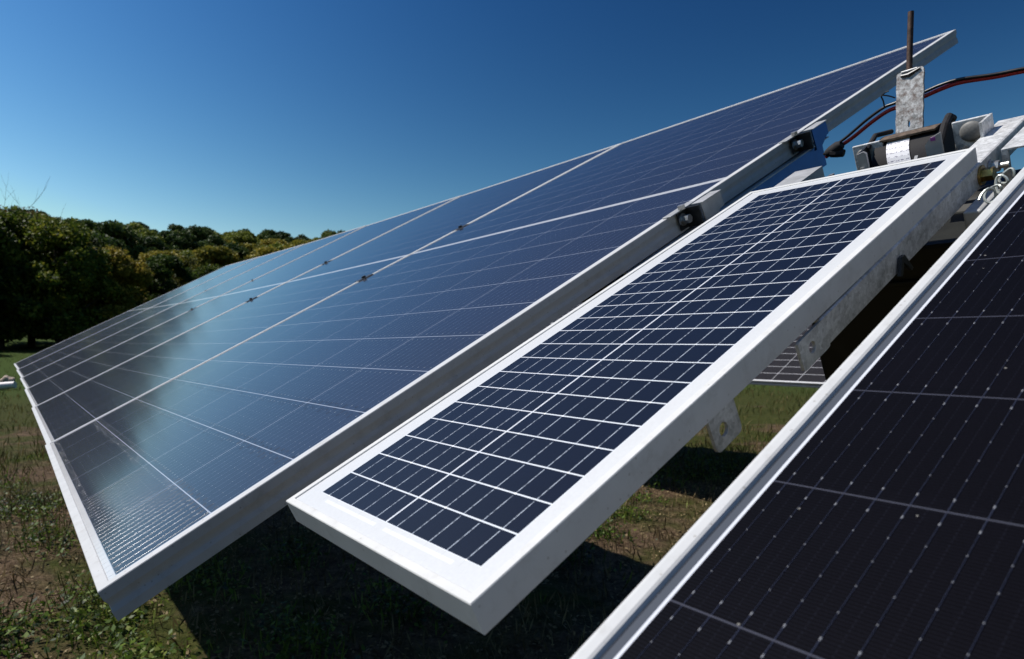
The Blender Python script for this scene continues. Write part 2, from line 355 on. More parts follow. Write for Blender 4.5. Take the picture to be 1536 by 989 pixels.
def frame_sweep(Lx, W, prof):
    """mitred rectangular frame; prof = closed list of (inset, z)"""
    P = len(prof); v = []
    for (sx, sy) in ((0, 0), (1, 0), (1, 1), (0, 1)):
        for (d, z) in prof:
            v.append((d if sx == 0 else Lx-d, d if sy == 0 else W-d, z))
    f = []
    for c in range(4):
        c2 = (c+1) % 4
        for i in range(P):
            j = (i+1) % P; f.append((c*P+i, c*P+j, c2*P+j, c2*P+i))
    return v, f
TH = .031
PROF = [(0, -.0008), (.0006, 0), (.0095, 0), (.0100, -.0004), (.0100, -.007), (.0018, -.007), (.0018, -TH+.002), (.024, -TH+.002), (.024, -TH), (0, -TH),
        (0, -.0225), (.0007, -.0200), (.0015, -.0180), (.0016, -.0160), (.0012, -.0135), (.0004, -.0110), (0, -.0095)]
PROFR = [(0, -.004), (.0006, -.0018), (.002, -.0006), (.004, 0), (.0085, -.0002), (.0098, -.0010), (.0105, -.0024), (.0108, -.0036), (.0108, -.008), (.0018, -.008), (.0018, -TH+.002), (.024, -TH+.002), (.024, -TH), (0, -TH)]
def make_module(mat, prof, inset, zg, LL=1.99):
    e = empty('solar_panel', Matrix.Identity(4))
    v, f = frame_sweep(LL, LW, prof); mesh_obj('frame', v, f, M_frame, e)
    MB().box(inset, LL-inset, inset, LW-inset, zg-.003, zg).build('cell_laminate', mat, e)
    MB().box(inset-.0005, LL-inset+.0005, inset-.0005, LW-inset+.0005, zg-.0045, zg-.0031).build('backsheet', M_white, e)
    for y in (.25, .5, .75):
        MB().box(LL/2-.05, LL/2+.05, y-.03, y+.03, zg-.022, zg-.0046, .003).build('junction_box', M_black, e)
    return e
# ------------------------------------------------------------------ the setting: terrain
def hgt(x, y):
    d = np.sqrt(x*x+y*y); a = np.degrees(np.arctan2(x, y))
    z = 0.022*np.sin(x*1.9+.6)*np.cos(y*1.6)+.012*np.sin(x*5.1+y*4.3)
    z = z*np.clip(1.2-d/60, 0, 1)
    front = 1.0  # hill raised all round; the unseen part behind is added to block horizon light
    t = np.clip((d-24)/18, 0, 1); z = z+t*t*(3-2*t)*.9*front
    t = np.clip((d-46)/130, 0, 1); z = z+(t**1.08)*23.6*front*(1+.10*np.sin(a*.11+1.0)-.0035*(a+25)*(a > -25)*(a < 30))
    t = np.clip((d-176)/200, 0, 1); z = z-t*9*front
    return z
def terrain():
    radii = np.concatenate([np.linspace(.2, 12, 90), np.geomspace(12.3, 900, 80)])
    na = 260; v = [(0, 0, float(hgt(np.array(0.), np.array(0.))))]; f = []
    for r in radii:
        an = np.linspace(0, 2*math.pi, na, endpoint=False); x = r*np.sin(an); y = r*np.cos(an); z = hgt(x, y)
        if r < 13: z = z+RNG.normal(0, .007, na)
        v += list(zip(x.tolist(), y.tolist(), z.tolist()))
    for j in range(na): f.append((0, 1+j, 1+(j+1) % na))
    for i in range(len(radii)-1):
        for j in range(na):
            j2 = (j+1) % na; a = 1+i*na; b = 1+(i+1)*na; f.append((a+j, b+j, b+j2, a+j2))
    k = NT('field_soil_and_turf'); ma = k.math
    co = k.n('ShaderNodeTexCoord').outputs['Object']
    n1 = k.noise(.9, 5, co, .6); n2 = k.noise(14, 6, co, .7); n3 = k.noise(60, 4, co, .6)
    soil = k.ramp(ma('ADD', ma('MULTIPLY', n2, .55), ma('MULTIPLY', n3, .45)), [(.32, (.020, .013, .008)), (.48, (.10, .066, .040)), (.62, (.23, .16, .10)), (.8, (.36, .27, .19))])
    turf = k.ramp(n2, [(.3, (.022, .026, .006)), (.5, (.055, .065, .014)), (.75, (.13, .11, .04))])
    cdn = k.n('ShaderNodeVectorMath', operation='LENGTH'); k.t.links.new(co, cdn.inputs[0]); dist = cdn.outputs['Value']
    far = ma('MULTIPLY', ma('SUBTRACT', dist, 7.0), .05); far.node.use_clamp = True
    m = ma('ADD', n1, ma('MULTIPLY', far, .5))
    fg = ma('MULTIPLY', ma('SUBTRACT', dist, 16.0), .15); fg.node.use_clamp = True
    turf = k.mix(fg, turf, k.ramp(n3, [(.3, (.030, .055, .010)), (.7, (.075, .12, .022))]))
    ff = ma('MULTIPLY', ma('SUBTRACT', dist, 50.0), .1); ff.node.use_clamp = True
    turf = k.mix(ff, turf, k.ramp(k.noise(.4, 4, co, .7), [(.35, (.012, .018, .006)), (.65, (.05, .06, .016))]))  # dark forest-floor tone far out, also on the unseen light-blocking hill
    m = ma('ADD', m, ff)
    c = k.mix(k.ramp(m, [(.46, (0,)*3), (.58, (1,)*3)]), soil, turf)
    sh = k.n('ShaderNodeVectorMath', operation='SCALE'); k.t.links.new(c, sh.inputs[0]); sh.inputs['Scale'].default_value = .80; c = sh.outputs[0]
    k.bump(ma('ADD', n2, ma('MULTIPLY', n3, .5)), .9, .03)
    k.set(Base_Color=c, Roughness=.95); k.b.inputs['Specular IOR Level'].default_value = .1
    o = mesh_obj('ground', v, f, k.m, None, True); tag(o, kind='structure'); return o
terrain()

def ground_z(x, y): return float(hgt(np.array(x, float), np.array(y, float)))
# leaf-like materials
def leaf_mat(name, cols, rough=.6, scale=1.3, trans=.25):
    k = NT(name); co = k.n('ShaderNodeTexCoord').outputs['Object']
    gi = k.n('ShaderNodeNewGeometry').outputs['Random Per Island']
    f = k.math('ADD', k.math('MULTIPLY', k.noise(scale, 3, co), .6), k.math('MULTIPLY', gi, .4))
    oi = k.n('ShaderNodeObjectInfo').outputs['Random']
    f = k.math('ADD', f, k.math('MULTIPLY', k.math('SUBTRACT', oi, .5), .28))
    n = len(cols); c = k.ramp(f, [(.3+.4*i/(n-1), cc) for i, cc in enumerate(cols)])
    k.set(Base_Color=c, Roughness=rough); k.b.inputs['Specular IOR Level'].default_value = .25
    tr = k.n('ShaderNodeBsdfTranslucent'); k.t.links.new(c, tr.inputs[0])
    mx = k.n('ShaderNodeMixShader'); mx.inputs[0].default_value = trans
    out = k.t.nodes['Material Output']
    k.t.links.new(k.b.outputs[0], mx.inputs[1]); k.t.links.new(tr.outputs[0], mx.inputs[2]); k.t.links.new(mx.outputs[0], out.inputs[0])
    return k.m
M_leafA = leaf_mat('dark_green_foliage', [(.03, .05, .008), (.08, .12, .014), (.15, .19, .024), (.27, .26, .035)], trans=.35)
M_leafB = leaf_mat('olive_autumn_foliage', [(.05, .06, .010), (.12, .13, .018), (.22, .20, .03), (.32, .24, .04)], trans=.35)
M_leafC = leaf_mat('deep_green_foliage', [(.02, .04, .009), (.05, .085, .015), (.10, .14, .024)], trans=.35)
M_hillA = leaf_mat('hill_green_foliage', [(.05, .075, .012), (.14, .18, .028), (.26, .28, .045)])
M_hillB = leaf_mat('hill_olive_foliage', [(.08, .085, .015), (.23, .22, .035), (.38, .31, .05)])
M_hillC = leaf_mat('hill_dark_foliage', [(.025, .05, .014), (.06, .10, .022), (.12, .16, .035)])
M_leafD = leaf_mat('rusty_brown_foliage', [(.05, .035, .012), (.10, .06, .02), (.16, .08, .03)])
M_grass = leaf_mat('grass_and_weeds', [(.008, .016, .002), (.035, .070, .007), (.09, .155, .014), (.20, .24, .04)], .5, 1.1, .3)
M_meadow = leaf_mat('meadow_grass_blades', [(.035, .05, .008), (.07, .075, .016), (.12, .095, .03), (.20, .15, .06)], .6, .35, .3)
M_weedst = leaf_mat('weed_stalks', [(.03, .028, .010), (.07, .06, .02), (.12, .085, .035), (.06, .10, .015)], .7, 1.2, .2)
M_straw = leaf_mat('dry_straw', [(.06, .042, .018), (.16, .115, .055), (.30, .23, .12)], .7, 2, .2)

def quads_mesh(name, C, S1, S2, mat, parent=None):
    """many single quads, centre C, half axes S1,S2 (n,3)"""
    n = len(C); v = np.stack([C-S1, C+S2*.55, C+S1, C-S2*.55], 1).reshape(-1, 3)
    me = bpy.data.meshes.new(name); me.vertices.add(4*n); me.loops.add(4*n); me.polygons.add(n)
    me.vertices.foreach_set('co', v.astype(np.float32).ravel()); me.loops.foreach_set('vertex_index', np.arange(4*n, dtype=np.int32))
    me.polygons.foreach_set('loop_start', np.arange(0, 4*n, 4, dtype=np.int32)); me.polygons.foreach_set('loop_total', np.full(n, 4, np.int32))
    me.update(); me.validate(); me.materials.append(mat)
    o = bpy.data.objects.new(name, me); COL.objects.link(o)
    if parent: o.parent = parent
    return o
def rand_dirs(n):
    d = RNG.normal(size=(n, 3)); return d/np.linalg.norm(d, axis=1)[:, None]
def make_tree(h, rad, nclump, nleaf, leafsize, mat, trunk_h=.3, kind='round'):
    e = empty('broadleaf_tree', Matrix.Identity(4))
    tb = MB(); pts = [(0, 0, -.3)]; x = y = 0
    for i in range(1, 7): x += random.uniform(-.12, .12)*rad*.2; y += random.uniform(-.12, .12)*rad*.2; pts.append((x, y, h*.8*i/6))
    tb.tube(pts, [h*.03*(1-.8*i/6)+.01 for i in range(7)], 8)
    cs = []
    for i in range(nclump):
        t = random.random()**.8; z = h*(trunk_h+(1-trunk_h)*t*.96)
        rr = rad*(math.sin(math.pi*min(1, .18+.80*t))**.6)*math.sqrt(random.random())*.95; an = random.uniform(0, 6.283)
        cs.append((rr*math.cos(an), rr*math.sin(an), z, rad*random.uniform(.18, .36)))
        if i % 3 == 0:
            zz = max(h*.18, z-rr*.7-.3)
            tb.tube([(0, 0, zz), (rr*.5*math.cos(an), rr*.5*math.sin(an), (zz+z)/2+.1), (rr*math.cos(an), rr*math.sin(an), z)], [h*.010, h*.007, h*.003], 5)
    tb.build('trunk', M_bark, e)
    C = []; 
    for (cx, cy, cz, r) in cs:
        d = rand_dirs(nleaf); q = r*(RNG.random(nleaf)**.45)[:, None]*d*np.array([1, 1, .75])
        C.append(q+np.array([cx, cy, cz]))
    C = np.concatenate(C); n = len(C)
    a = rand_dirs(n); b = np.cross(a, rand_dirs(n)); b /= np.linalg.norm(b, axis=1)[:, None]+1e-9
    s = leafsize*RNG.uniform(.6, 1.35, n)[:, None]
    quads_mesh('crown', C, a*s, b*s, mat, e)
    return e
def bare_tree(h):
    e = empty('thin_bare_tree', Matrix.Identity(4)); tb = MB()
    def br(p, d, l, r, dep):
        pts = [p]
        for i in range(4):
            d = (d+Vector((random.uniform(-.16, .16), random.uniform(-.16, .16), .05))).normalized(); pts.append(pts[-1]+d*l/4)
        tb.tube(pts, [r*(1-.15*i) for i in range(5)], 5, False)
        if dep:
            for i in range(3 if dep > 1 else 4):
                q = pts[random.randint(1, 4)]; br(q, (d+Vector((random.uniform(-.8, .8), random.uniform(-.8, .8), .2))).normalized(), l*.6, r*.5, dep-1)
    br(Vector((0, 0, -.2)), Vector((0, 0, 1)), h, h*.014, 3)
    tb.build('trunk', M_bark, e)
    n = 900; t = RNG.random(n); C = np.stack([RNG.normal(0, .10*h, n), RNG.normal(0, .10*h, n), h*(.72+.62*t)], 1)
    a = rand_dirs(n); b = np.cross(a, rand_dirs(n)); s = .085*RNG.uniform(.5, 1.3, n)[:, None]
    quads_mesh('crown', C, a*s, b*s, M_leafD, e)
    return e
def az_pos(px, dist):
    a = math.atan((px-768-PPX)/F_PX); return dist*math.sin(a), dist*math.cos(a)
def place(o, px, dist, sc=1., rz=None, zoff=0.):
    x, y = az_pos(px, dist); o.location = (x, y, ground_z(x, y)+zoff)
    o.rotation_euler = (0, 0, random.uniform(0, 6.28) if rz is None else rz); o.scale = (sc,)*3 if not isinstance(sc, tuple) else sc
G_EDGE = 'trees along the edge of the field'
G_HILL = 'trees covering the hillside'
pA = make_tree(8.2, 3.4, 78, 420, .125, M_leafA, .10)
pB = make_tree(7.2, 3.0, 70, 400, .12, M_leafB, .12)
pC = make_tree(7.8, 3.2, 66, 400, .125, M_leafC, .08)
edge = [(-130, 47, 1.0, 0), (-60, 45, 1.05, 2), (0, 46, .98, 0), (48, 48, 1.02, 1), (92, 45, .90, 0), (135, 48, .90, 2), (172, 46, .80, 1),
        (212, 52, .72, 1), (248, 50, .78, 2), (285, 55, .76, 1), (322, 52, .62, 0), (360, 56, .7, 1), (400, 55, .66, 2), (440, 60, .7, 0),
        (-420, 40, 1.1, 0), (-330, 42, 1.0, 1), (-230, 43, 1.15, 2), (-560, 40, 1.1, 2), (-760, 38, 1.2, 0), (-1050, 36, 1.1, 1), (-1500, 34, 1.1, 2), (-180, 50, 1.1, 1),
        (-500, 46, 1.2, 1), (-650, 45, 1.1, 0), (-880, 42, 1.2, 2), (-1250, 38, 1.1, 0)]
pos_lab = {0: 'tall dark green tree in the edge row', 1: 'yellowish olive tree in the edge row', 2: 'deep green dense tree in the edge row'}
used = set()
for i, (px_, d_, s_, k_) in enumerate(edge):
    pr = (pA, pB, pC)[k_]; o = pr if k_ not in used else copy_tree(pr); used.add(k_)
    place(o, px_, d_, (s_*random.uniform(.95, 1.15), s_, s_*random.uniform(.95, 1.06)), rz=i*1.7)
    if 0 <= px_ <= 172:
        lab = {0: 'tall green leafy tree at the left border of the photo, above the grass strip', 48: 'olive yellow tree under the thin bare tree at upper left',
               92: 'broad dark green tree second in front, rising above the grass strip', 135: 'deep green tree between the broad dark tree and the lighter hillside', 172: 'green tree at the right end of the tall dark clump, above the panels'}[px_]
        tag(o, lab, 'tree', G_EDGE)
    else:
        tag(o, pos_lab[k_]+' behind the solar panel row', 'tree', G_EDGE)
    o.name = 'broadleaf_tree'
q = bare_tree(4.6); place(q, 46, 60, 1.0, zoff=4.3); q.location.z = ground_z(q.location.x, q.location.y); q.scale = (1.1, 1.1, 1.42)
tag(q, 'thin nearly bare tree with brown leaves sticking up above the left tree line', 'tree')
q2 = copy_tree(q); place(q2, 8, 62, 1.0); q2.scale = (.9, .9, 1.40); tag(q2, 'thin bare grey tree sticking up at the left border of the photo', 'tree')
# hillside
hA = make_tree(8, 3.6, 46, 260, .22, M_hillA, .12); hB = make_tree(7.4, 3.4, 42, 260, .22, M_hillB, .12)
hC = make_tree(8.6, 3.2, 44, 240, .21, M_hillC, .10)
hl = ['green rounded tree on the wooded hillside', 'olive yellow rounded tree on the wooded hillside', 'dark green taller tree on the wooded hillside']
firsts = {}
cnt = 0
for ring, dist in enumerate((68, 80, 93, 107, 122, 138, 154, 170)):
    step = 3.3/dist*57.3*(1.25 if ring < 5 else .9)
    a = -76 + ring*.7
    while a < 2:
        kx = random.choice([0, 0, 1, 1, 2]) if ring < 6 else random.choice([0, 2, 2])
        pr = (hA, hB, hC)[kx]
        if a < -39 and ring in (1, 2, 3, 5, 6): a += step; continue
        if kx not in firsts: o = pr; firsts[kx] = 1
        else: o = copy_tree(pr)
        d = dist+random.uniform(-5, 5); x = d*math.sin(math.radians(a)); y = d*math.cos(math.radians(a))
        s = random.uniform(.68, .98); o.location = (x, y, ground_z(x, y)+.2); o.rotation_euler = (0, 0, random.uniform(0, 6.28)); o.scale = (s*1.1, s*1.1, s)
        o.name = 'broadleaf_tree'
        tag(o, hl[kx], 'tree', G_HILL+' '+('with green crowns', 'with olive crowns', 'with dark crowns')[kx]); cnt += 1
        a += step*random.uniform(.8, 1.2)
print('hill trees', cnt)

# ground cover: blades, weeds, straw as one uncountable mass each
def cover(name, n, rfun, size, mat, blade, patch, lift=.0, thr=0.):
    xy = rfun(n)
    x, y = xy[:, 0], xy[:, 1]
    f = np.sin(x*1.7+1.3)*np.cos(y*1.3+.4)+.6*np.sin(x*4.1-y*3.3)+.5*np.sin(x*9+y*7.7)+RNG.normal(0, .35, len(x))
    keep = (f*patch) > thr; x, y = x[keep], y[keep]; n = len(x)
    z = hgt(x, y); s = size*RNG.uniform(.5, 1.5, n)
    if blade:
        up = np.stack([RNG.normal(0, .35, n), RNG.normal(0, .35, n), np.ones(n)], 1); up /= np.linalg.norm(up, axis=1)[:, None]
        C = np.stack([x, y, z], 1)+up*s[:, None]*.9
        a = up*s[:, None]; b = np.cross(up, rand_dirs(n)); b /= np.linalg.norm(b, axis=1)[:, None]; b = b*(s*(.13 if size < .08 else .035)+.0015)[:, None]
    else:
        nn = rand_dirs(n); nn[:, 2] = np.abs(nn[:, 2])+.8; nn /= np.linalg.norm(nn, axis=1)[:, None]
        a = np.cross(nn, rand_dirs(n)); a /= np.linalg.norm(a, axis=1)[:, None]; b = np.cross(nn, a)
        C = np.stack([x, y, z+RNG.random(n)**1.3*lift], 1); a = a*s[:, None]; b = b*s[:, None]
    o = quads_mesh(name, C, a, b, mat); tag(o, kind='stuff'); return o
def wedge(r0, r1, a0, a1):
    def f(n):
        r = r0+(r1-r0)*RNG.random(n)**.8; a = np.radians(RNG.uniform(a0, a1, n)); return np.stack([r*np.sin(a), r*np.cos(a)], 1)
    return f
tag(cover('weeds', 150000, wedge(1.4, 7, -62, 45), .0135, M_grass, False, 1, .10, .55), 'low broad leaved weeds growing in patches on the soil', 'weeds')
tag(cover('grass', 42000, wedge(1.4, 9, -62, 45), .035, M_grass, True, 1, 0, .25), 'short green grass blades around the weed patches', 'grass')
tag(cover('dry_grass', 26000, wedge(1.4, 9, -62, 45), .035, M_straw, True, -1, 0, .1), 'dry straw coloured grass on the bare soil', 'dry grass')
tag(cover('tall_weeds', 26000, wedge(3.2, 9, -62, 45), .09, M_weedst, True, 1, 0, .6), 'taller brown and green weed stalks in clumps', 'weeds')
tag(cover('meadow_grass', 90000, wedge(7, 46, -62, 45), .06, M_meadow, True, 1, 0, -.4), 'green meadow grass in front of the trees', 'grass')
tag(cover('soil_litter', 26000, wedge(1.4, 7, -62, 45), .011, M_straw, False, -1, .008, -.8), 'small clods and dead leaves scattered on the soil', 'litter')

# ------------------------------------------------------------------ the left array
CN = [.0009, -.0068, -.0065, .0, .0125, .0325, .0555]      # height of each seam over the nearest panel's plane (the tube sags a little)
SLP = [.0010, .0024, .0038, .0052, .0066, .0080]; RZ = [.0016, .0030, .0042, .0054, .0066, .0078]
VV = [-.0032, 1.0040, 2.0120, 3.0240, 4.0380, 5.0550]
POSE = [((.0002+.0012*i, VV[i], CN[i]-.0015*(i > 0)-SLP[i]*.995), ((CN[i+1]-CN[i])/1.01, -SLP[i], RZ[i])) for i in range(6)]
ORD = ['nearest blue solar panel of the left array, with its grey side edge facing the camera', 'second blue solar panel of the left array, just beyond the nearest one', 'third solar panel along the left array, counted from the camera',
       'fourth solar panel along the left array, reflecting dark trees low down', 'fifth solar panel along the left array, next to the farthest', 'farthest solar panel of the left array, its end towards the grass strip']
mod = make_module(M_mod, PROF, .0098, -.0014)
GP = 'solar panels of the left array'
for i, (t, r) in enumerate(POSE):
    o = mod if i == 0 else copy_tree(mod); o.name = 'solar_panel'; o.matrix_world = L(*t, rot=r) @ Matrix.Diagonal((1, (.9985, .9985, 1.001, 1.003, 1.006, 1)[i], 1, 1)); tag(o, ORD[i], 'solar panel', GP)
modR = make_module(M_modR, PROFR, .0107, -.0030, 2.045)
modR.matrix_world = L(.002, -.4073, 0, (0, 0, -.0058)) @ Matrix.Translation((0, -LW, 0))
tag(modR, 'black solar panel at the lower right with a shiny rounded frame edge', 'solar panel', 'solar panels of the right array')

# soldered wires of the nearest two panels, bent where they pass from one cell to the next
k = NT('solder_coated_wire'); k.set(Base_Color=c4(.20, .21, .23), Metallic=.85, Roughness=.27); M_solder = k.m
def wire_mesh(parent, umax, sub):
    cwid = (LW-.031)/6; us = []
    for r in range(int((umax-.0163)/.0883)+1):
        u0 = .0163+r*.0883
        us += [u0+.0012, u0+.0045, u0+.009]+list(np.linspace(u0+.014, u0+.0745, 8))+[u0+.0795, u0+.084, u0+.0873]
    us = [u for u in us if u < umax]; vs_, fs = [], []
    for c_ in range(6):
        for wv in range(12):
            wk = max(.3, min(1., 1.25-.055*(c_*12+wv)))
            y0 = .0155+cwid*(c_+(wv+.5)/12); base = len(vs_); up = random.random()
            for i, u in enumerate(us):
                fr = (u-.0163) % .0883; e_ = min(fr, .0883-fr)
                z = -.00145+.00016 + max(0, .009-e_)*(random.uniform(.0, .05)*(1 if fr > .04 else .5) )+random.gauss(0, .00003)
                y = y0+random.gauss(0, .00007)
                for a, b_ in ((-.00024, -.0002), (-.00012, .00012), (.00012, .00012), (.00024, -.0002)): vs_.append((u, y+a*wk, z+(b_-.0002)*wk+.0002))
                tail_ = e_ < .0098
                if i and (us[i]-us[i-1]) < .012 and abs(fr-.0012) > 1e-4 and ((c_ < 2 and u < .105) or (tail_ and u < .30 and random.random() < .6)):
                    for q_ in range(3): fs.append((base+(i-1)*4+q_, base+(i-1)*4+q_+1, base+i*4+q_+1, base+i*4+q_))
    return mesh_obj('cell_wires', vs_, fs, M_solder, parent, True)
panels = [o for o in COL.objects if o.name.startswith('solar_panel') and o.get('group') == GP]
wire_mesh(panels[0], .37, 1)

# the small panel
SLx, SW, STH = .741, .255, .020
small = empty('small_solar_panel', L(.1478, -.3469, .0055, (.008, .015, .0048)), 'small narrow solar panel with a thick white frame between the two large arrays', 'solar panel')
pr2 = [(0, -.0007), (.0005, 0), (.0058, 0), (.0062, -.0004), (.0062, -.005), (.0016, -.005), (.0016, -STH+.0016), (.014, -STH+.0016), (.014, -STH), (0, -STH)]
v_, f_ = frame_sweep(SLx, SW, pr2); mesh_obj('frame', v_, f_, M_frame2, small)
MB().box(.0061, SLx-.0061, .0061, SW-.0061, -.0040, -.0011).build('cell_laminate', M_small, small)
MB().box(.0058, SLx-.0058, .0058, SW-.0058, -.0049, -.0041).build('backsheet', M_white, small)
MB().box(.60, .69, .09, .16, -.018, -.0051, .003).build('junction_box', M_black, small)

# ------------------------------------------------------------------ clamps and mounting rails
def mid_clamp():
    e = empty('mid_clamp', Matrix.Identity(4))
    b = MB().box(-.024, .024, -.013, .013, .0004, .0034, .0008); b.box(-.024, .024, -.0035, .0035, -.03, .0004); b.build('clamp_cap', M_dark, e)
    MB().tube([(0, 0, .0034), (0, 0, .0085)], .0058, 6).build('bolt', M_dark, e)
    return e
mc = mid_clamp(); first = True
wd = ['first', 'second', 'third', 'fourth', 'fifth']
for k_ in range(5):
    t, r = POSE[k_+1]
    for uu, wh in ((.828, 'lower'), (1.188, 'upper')):
        o = mc if first else copy_tree(mc); first = False; o.name = 'mid_clamp'
        o.matrix_world = L(t[0]+uu, t[1]-.005+uu*math.sin(r[2]), t[2]+.0012, (r[0], r[1], r[2]))
        tag(o, f'dark {wh} clamp on the {wd[k_]} seam between panels from the camera', 'clamp', 'mid clamps on the panel seams')
def end_clamp(label, u, blue):
    e = empty('end_clamp', L(u, -.0035, 0), label, 'clamp', 'end clamps on the near edge of the left array')
    # cap plate gripping the frame edge
    b = MB().box(-.034, .030, -.006, .009, .0006, .0030, .0006); b.build('clamp_cap', M_galv_soft, e)
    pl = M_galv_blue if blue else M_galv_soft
    # channel: back web hangs against the frame, side cheek stands forward of it
    MB().box(-.016, .004, -.0035, -.0012, -.026, .0006).build('back_web', M_dark, e)
    MB().box(.004, .007, -.026, -.001, -.028, .0012).build('cheek', M_dark, e)
    poly = [(.009, .002), (.060, .002), (.062, -.020), (.050, -.021), (.040, -.027), (.028, -.031), (.012, -.033)]
    MB().prism(poly, lambda a, b_, d: (a, d, b_), -.0275, -.0255).build('front_plate', pl, e)
    MB().box(.009, .060, -.030, -.012, .0022, .0036).build('top_lip', M_galv_soft, e)
    bt = MB().tube([(-.008, -.004, -.012), (-.008, -.016, -.012)], .0065, 6); bt.tube([(-.008, -.0036, -.012), (-.008, -.0055, -.012)], .009, 14); bt.build('bolt', M_zinc, e)
    MB().tube([(-.006, -.006, .003), (-.006, -.006, .009)], .0055, 6).build('cap_bolt', M_zinc, e)
    return e
end_clamp('galvanised end clamp with hanging grey plate, nearer one beside the small panel', .848, False)
end_clamp('end clamp with a blue plate, farther up the array edge near the cables', 1.190, True)

def seam_rail():
    e = empty('mounting_rail', Matrix.Identity(4))
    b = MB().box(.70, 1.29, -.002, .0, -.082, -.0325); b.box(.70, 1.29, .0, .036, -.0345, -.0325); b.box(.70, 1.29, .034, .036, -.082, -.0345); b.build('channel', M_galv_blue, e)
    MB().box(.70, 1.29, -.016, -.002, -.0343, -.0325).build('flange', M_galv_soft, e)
    return e
sr_ = seam_rail(); GR = 'short rails under the panel seams'
for i in range(6):
    o = sr_ if i == 0 else copy_tree(sr_); o.name = 'mounting_rail'
    o.matrix_world = L(0, .004 if i == 0 else POSE[i][0][1]-.02, -.012 if i else 0)
    tag(o, 'blue sided mounting rail with a pale top flange under the near array edge' if i == 0 else 'metal mounting rail hidden under a seam of the left array', 'rail', GR)
MB().prism([(0, 0), (.026, .010), (.032, .004), (.034, -.006), (.012, -.016), (-.012, -.018)], lambda a, b_, d: (a, d, b_), 0, .004).build('rail_lug', M_galv_blue, None)
lug = bpy.data.objects['rail_lug']; lug.matrix_world = L(1.262, -.006, -.026); tag(lug, 'small blue lug at the upper end of the blue rail', 'bracket')

# rails under the small panel
def web_pt(a, b, d): return (a, d, b)
rail = empty('support_rail', L(0, 0, 0), 'spotted galvanised support rail with a hole in its lower end under the small panel', 'rail', 'rails carrying the small panel')
b = MB(); b.plate_hole(.022, .0125, .0048, web_pt, -.3455, -.3430, c=(.4985, -.0360), hs=1.1, hc=(-.004, 0), seg=72, power=14); b.build('lower_end', M_galv, rail)
b = MB()
prof = [(-.3455, -.0235), (-.3445, -.0470), (-.3415, -.0500), (-.3405, -.0490), (-.3425, -.0460), (-.3430, -.0250), (-.3160, -.0250), (-.3160, -.0225), (-.3440, -.0225)]
b.prism(prof, lambda a, c, d: (d, a, c), .515, 1.062)
b.build('channel', M_galv, rail)
b = MB(); b.prism([(.668, -.034), (.680, -.052), (.676, -.053), (.664, -.040), (.656, -.050), (.652, -.048), (.661, -.034)], web_pt, -.349, -.346); b.build('wire_clip', M_dark, rail)
tb = MB(); tb.tube([(.885, -.343, -.036), (.885, -.3475, -.036)], .0105, 20); tb.tube([(.885, -.3475, -.036), (.885, -.357, -.036)], .0072, 6); tb.build('bolt', M_brass, rail)
nb = MB(); nb.tube([(.915, -.3455, -.0375), (.915, -.3475, -.0375)], .0085, 18); nb.tube([(.915, -.3475, -.0375), (.915, -.3535, -.0375)], .0062, 6); nb.tube([(.915, -.3535, -.0375), (.915, -.362, -.0375)], .0032, 10); nb.build('bolt', M_zinc, rail)
tab = MB(); tab.plate_hole(.0160, .0185, .0050, web_pt, -.3455, -.3430, c=(.3705, -.0250), hc=(-.003, -.006), seg=72, power=9)
tab = tab.build('bracket_tab', M_galv, None, matrix=M); tag(tab, 'galvanised bracket tab with one hole hanging under the lower part of the small panel', 'bracket')
rl = MB().prism([(-.118, -.0225), (-.078, -.0225), (-.078, -.0245), (-.116, -.0245), (-.116, -.050), (-.118, -.050)], lambda a, c, d: (d, a, c), .20, 1.03)
rl = rl.build('support_rail', M_galv_soft, None, matrix=M); tag(rl, 'pale galvanised strap rising behind the top left corner of the small panel', 'rail', 'rails carrying the small panel')

# ------------------------------------------------------------------ torque tube, post, bearing
tt = empty('torque_tube', M, 'long round steel tube running under the panels along the row', 'tube')
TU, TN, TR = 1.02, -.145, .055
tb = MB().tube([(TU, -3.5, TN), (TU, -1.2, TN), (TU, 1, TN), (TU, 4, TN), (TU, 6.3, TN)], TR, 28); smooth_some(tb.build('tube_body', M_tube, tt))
MB().tube([(TU, -.36, TN), (TU, -.33, TN)], TR+.012, 28).build('collar', M_tube, tt)
def steel_post(v, label):
    top = M @ Vector((TU, v, TN-.05)); g = ground_z(top.x, top.y)-.05
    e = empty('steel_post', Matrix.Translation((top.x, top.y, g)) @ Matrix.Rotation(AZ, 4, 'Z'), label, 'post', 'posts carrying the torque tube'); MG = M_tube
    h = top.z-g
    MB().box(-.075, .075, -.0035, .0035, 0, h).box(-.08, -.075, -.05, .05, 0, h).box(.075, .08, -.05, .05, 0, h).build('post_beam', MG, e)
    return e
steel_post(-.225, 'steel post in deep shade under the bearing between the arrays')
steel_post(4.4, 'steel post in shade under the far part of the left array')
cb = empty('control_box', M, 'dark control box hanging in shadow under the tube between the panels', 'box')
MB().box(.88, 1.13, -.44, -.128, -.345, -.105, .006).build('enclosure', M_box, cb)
MB().box(.874, 1.136, -.446, -.122, -.155, -.148, .002).build('lid_rim', M_box, cb)
MB().tube([(.86, -.30, -.16), (.88, -.30, -.16)], .016, 12).build('cable_gland', M_box, cb)

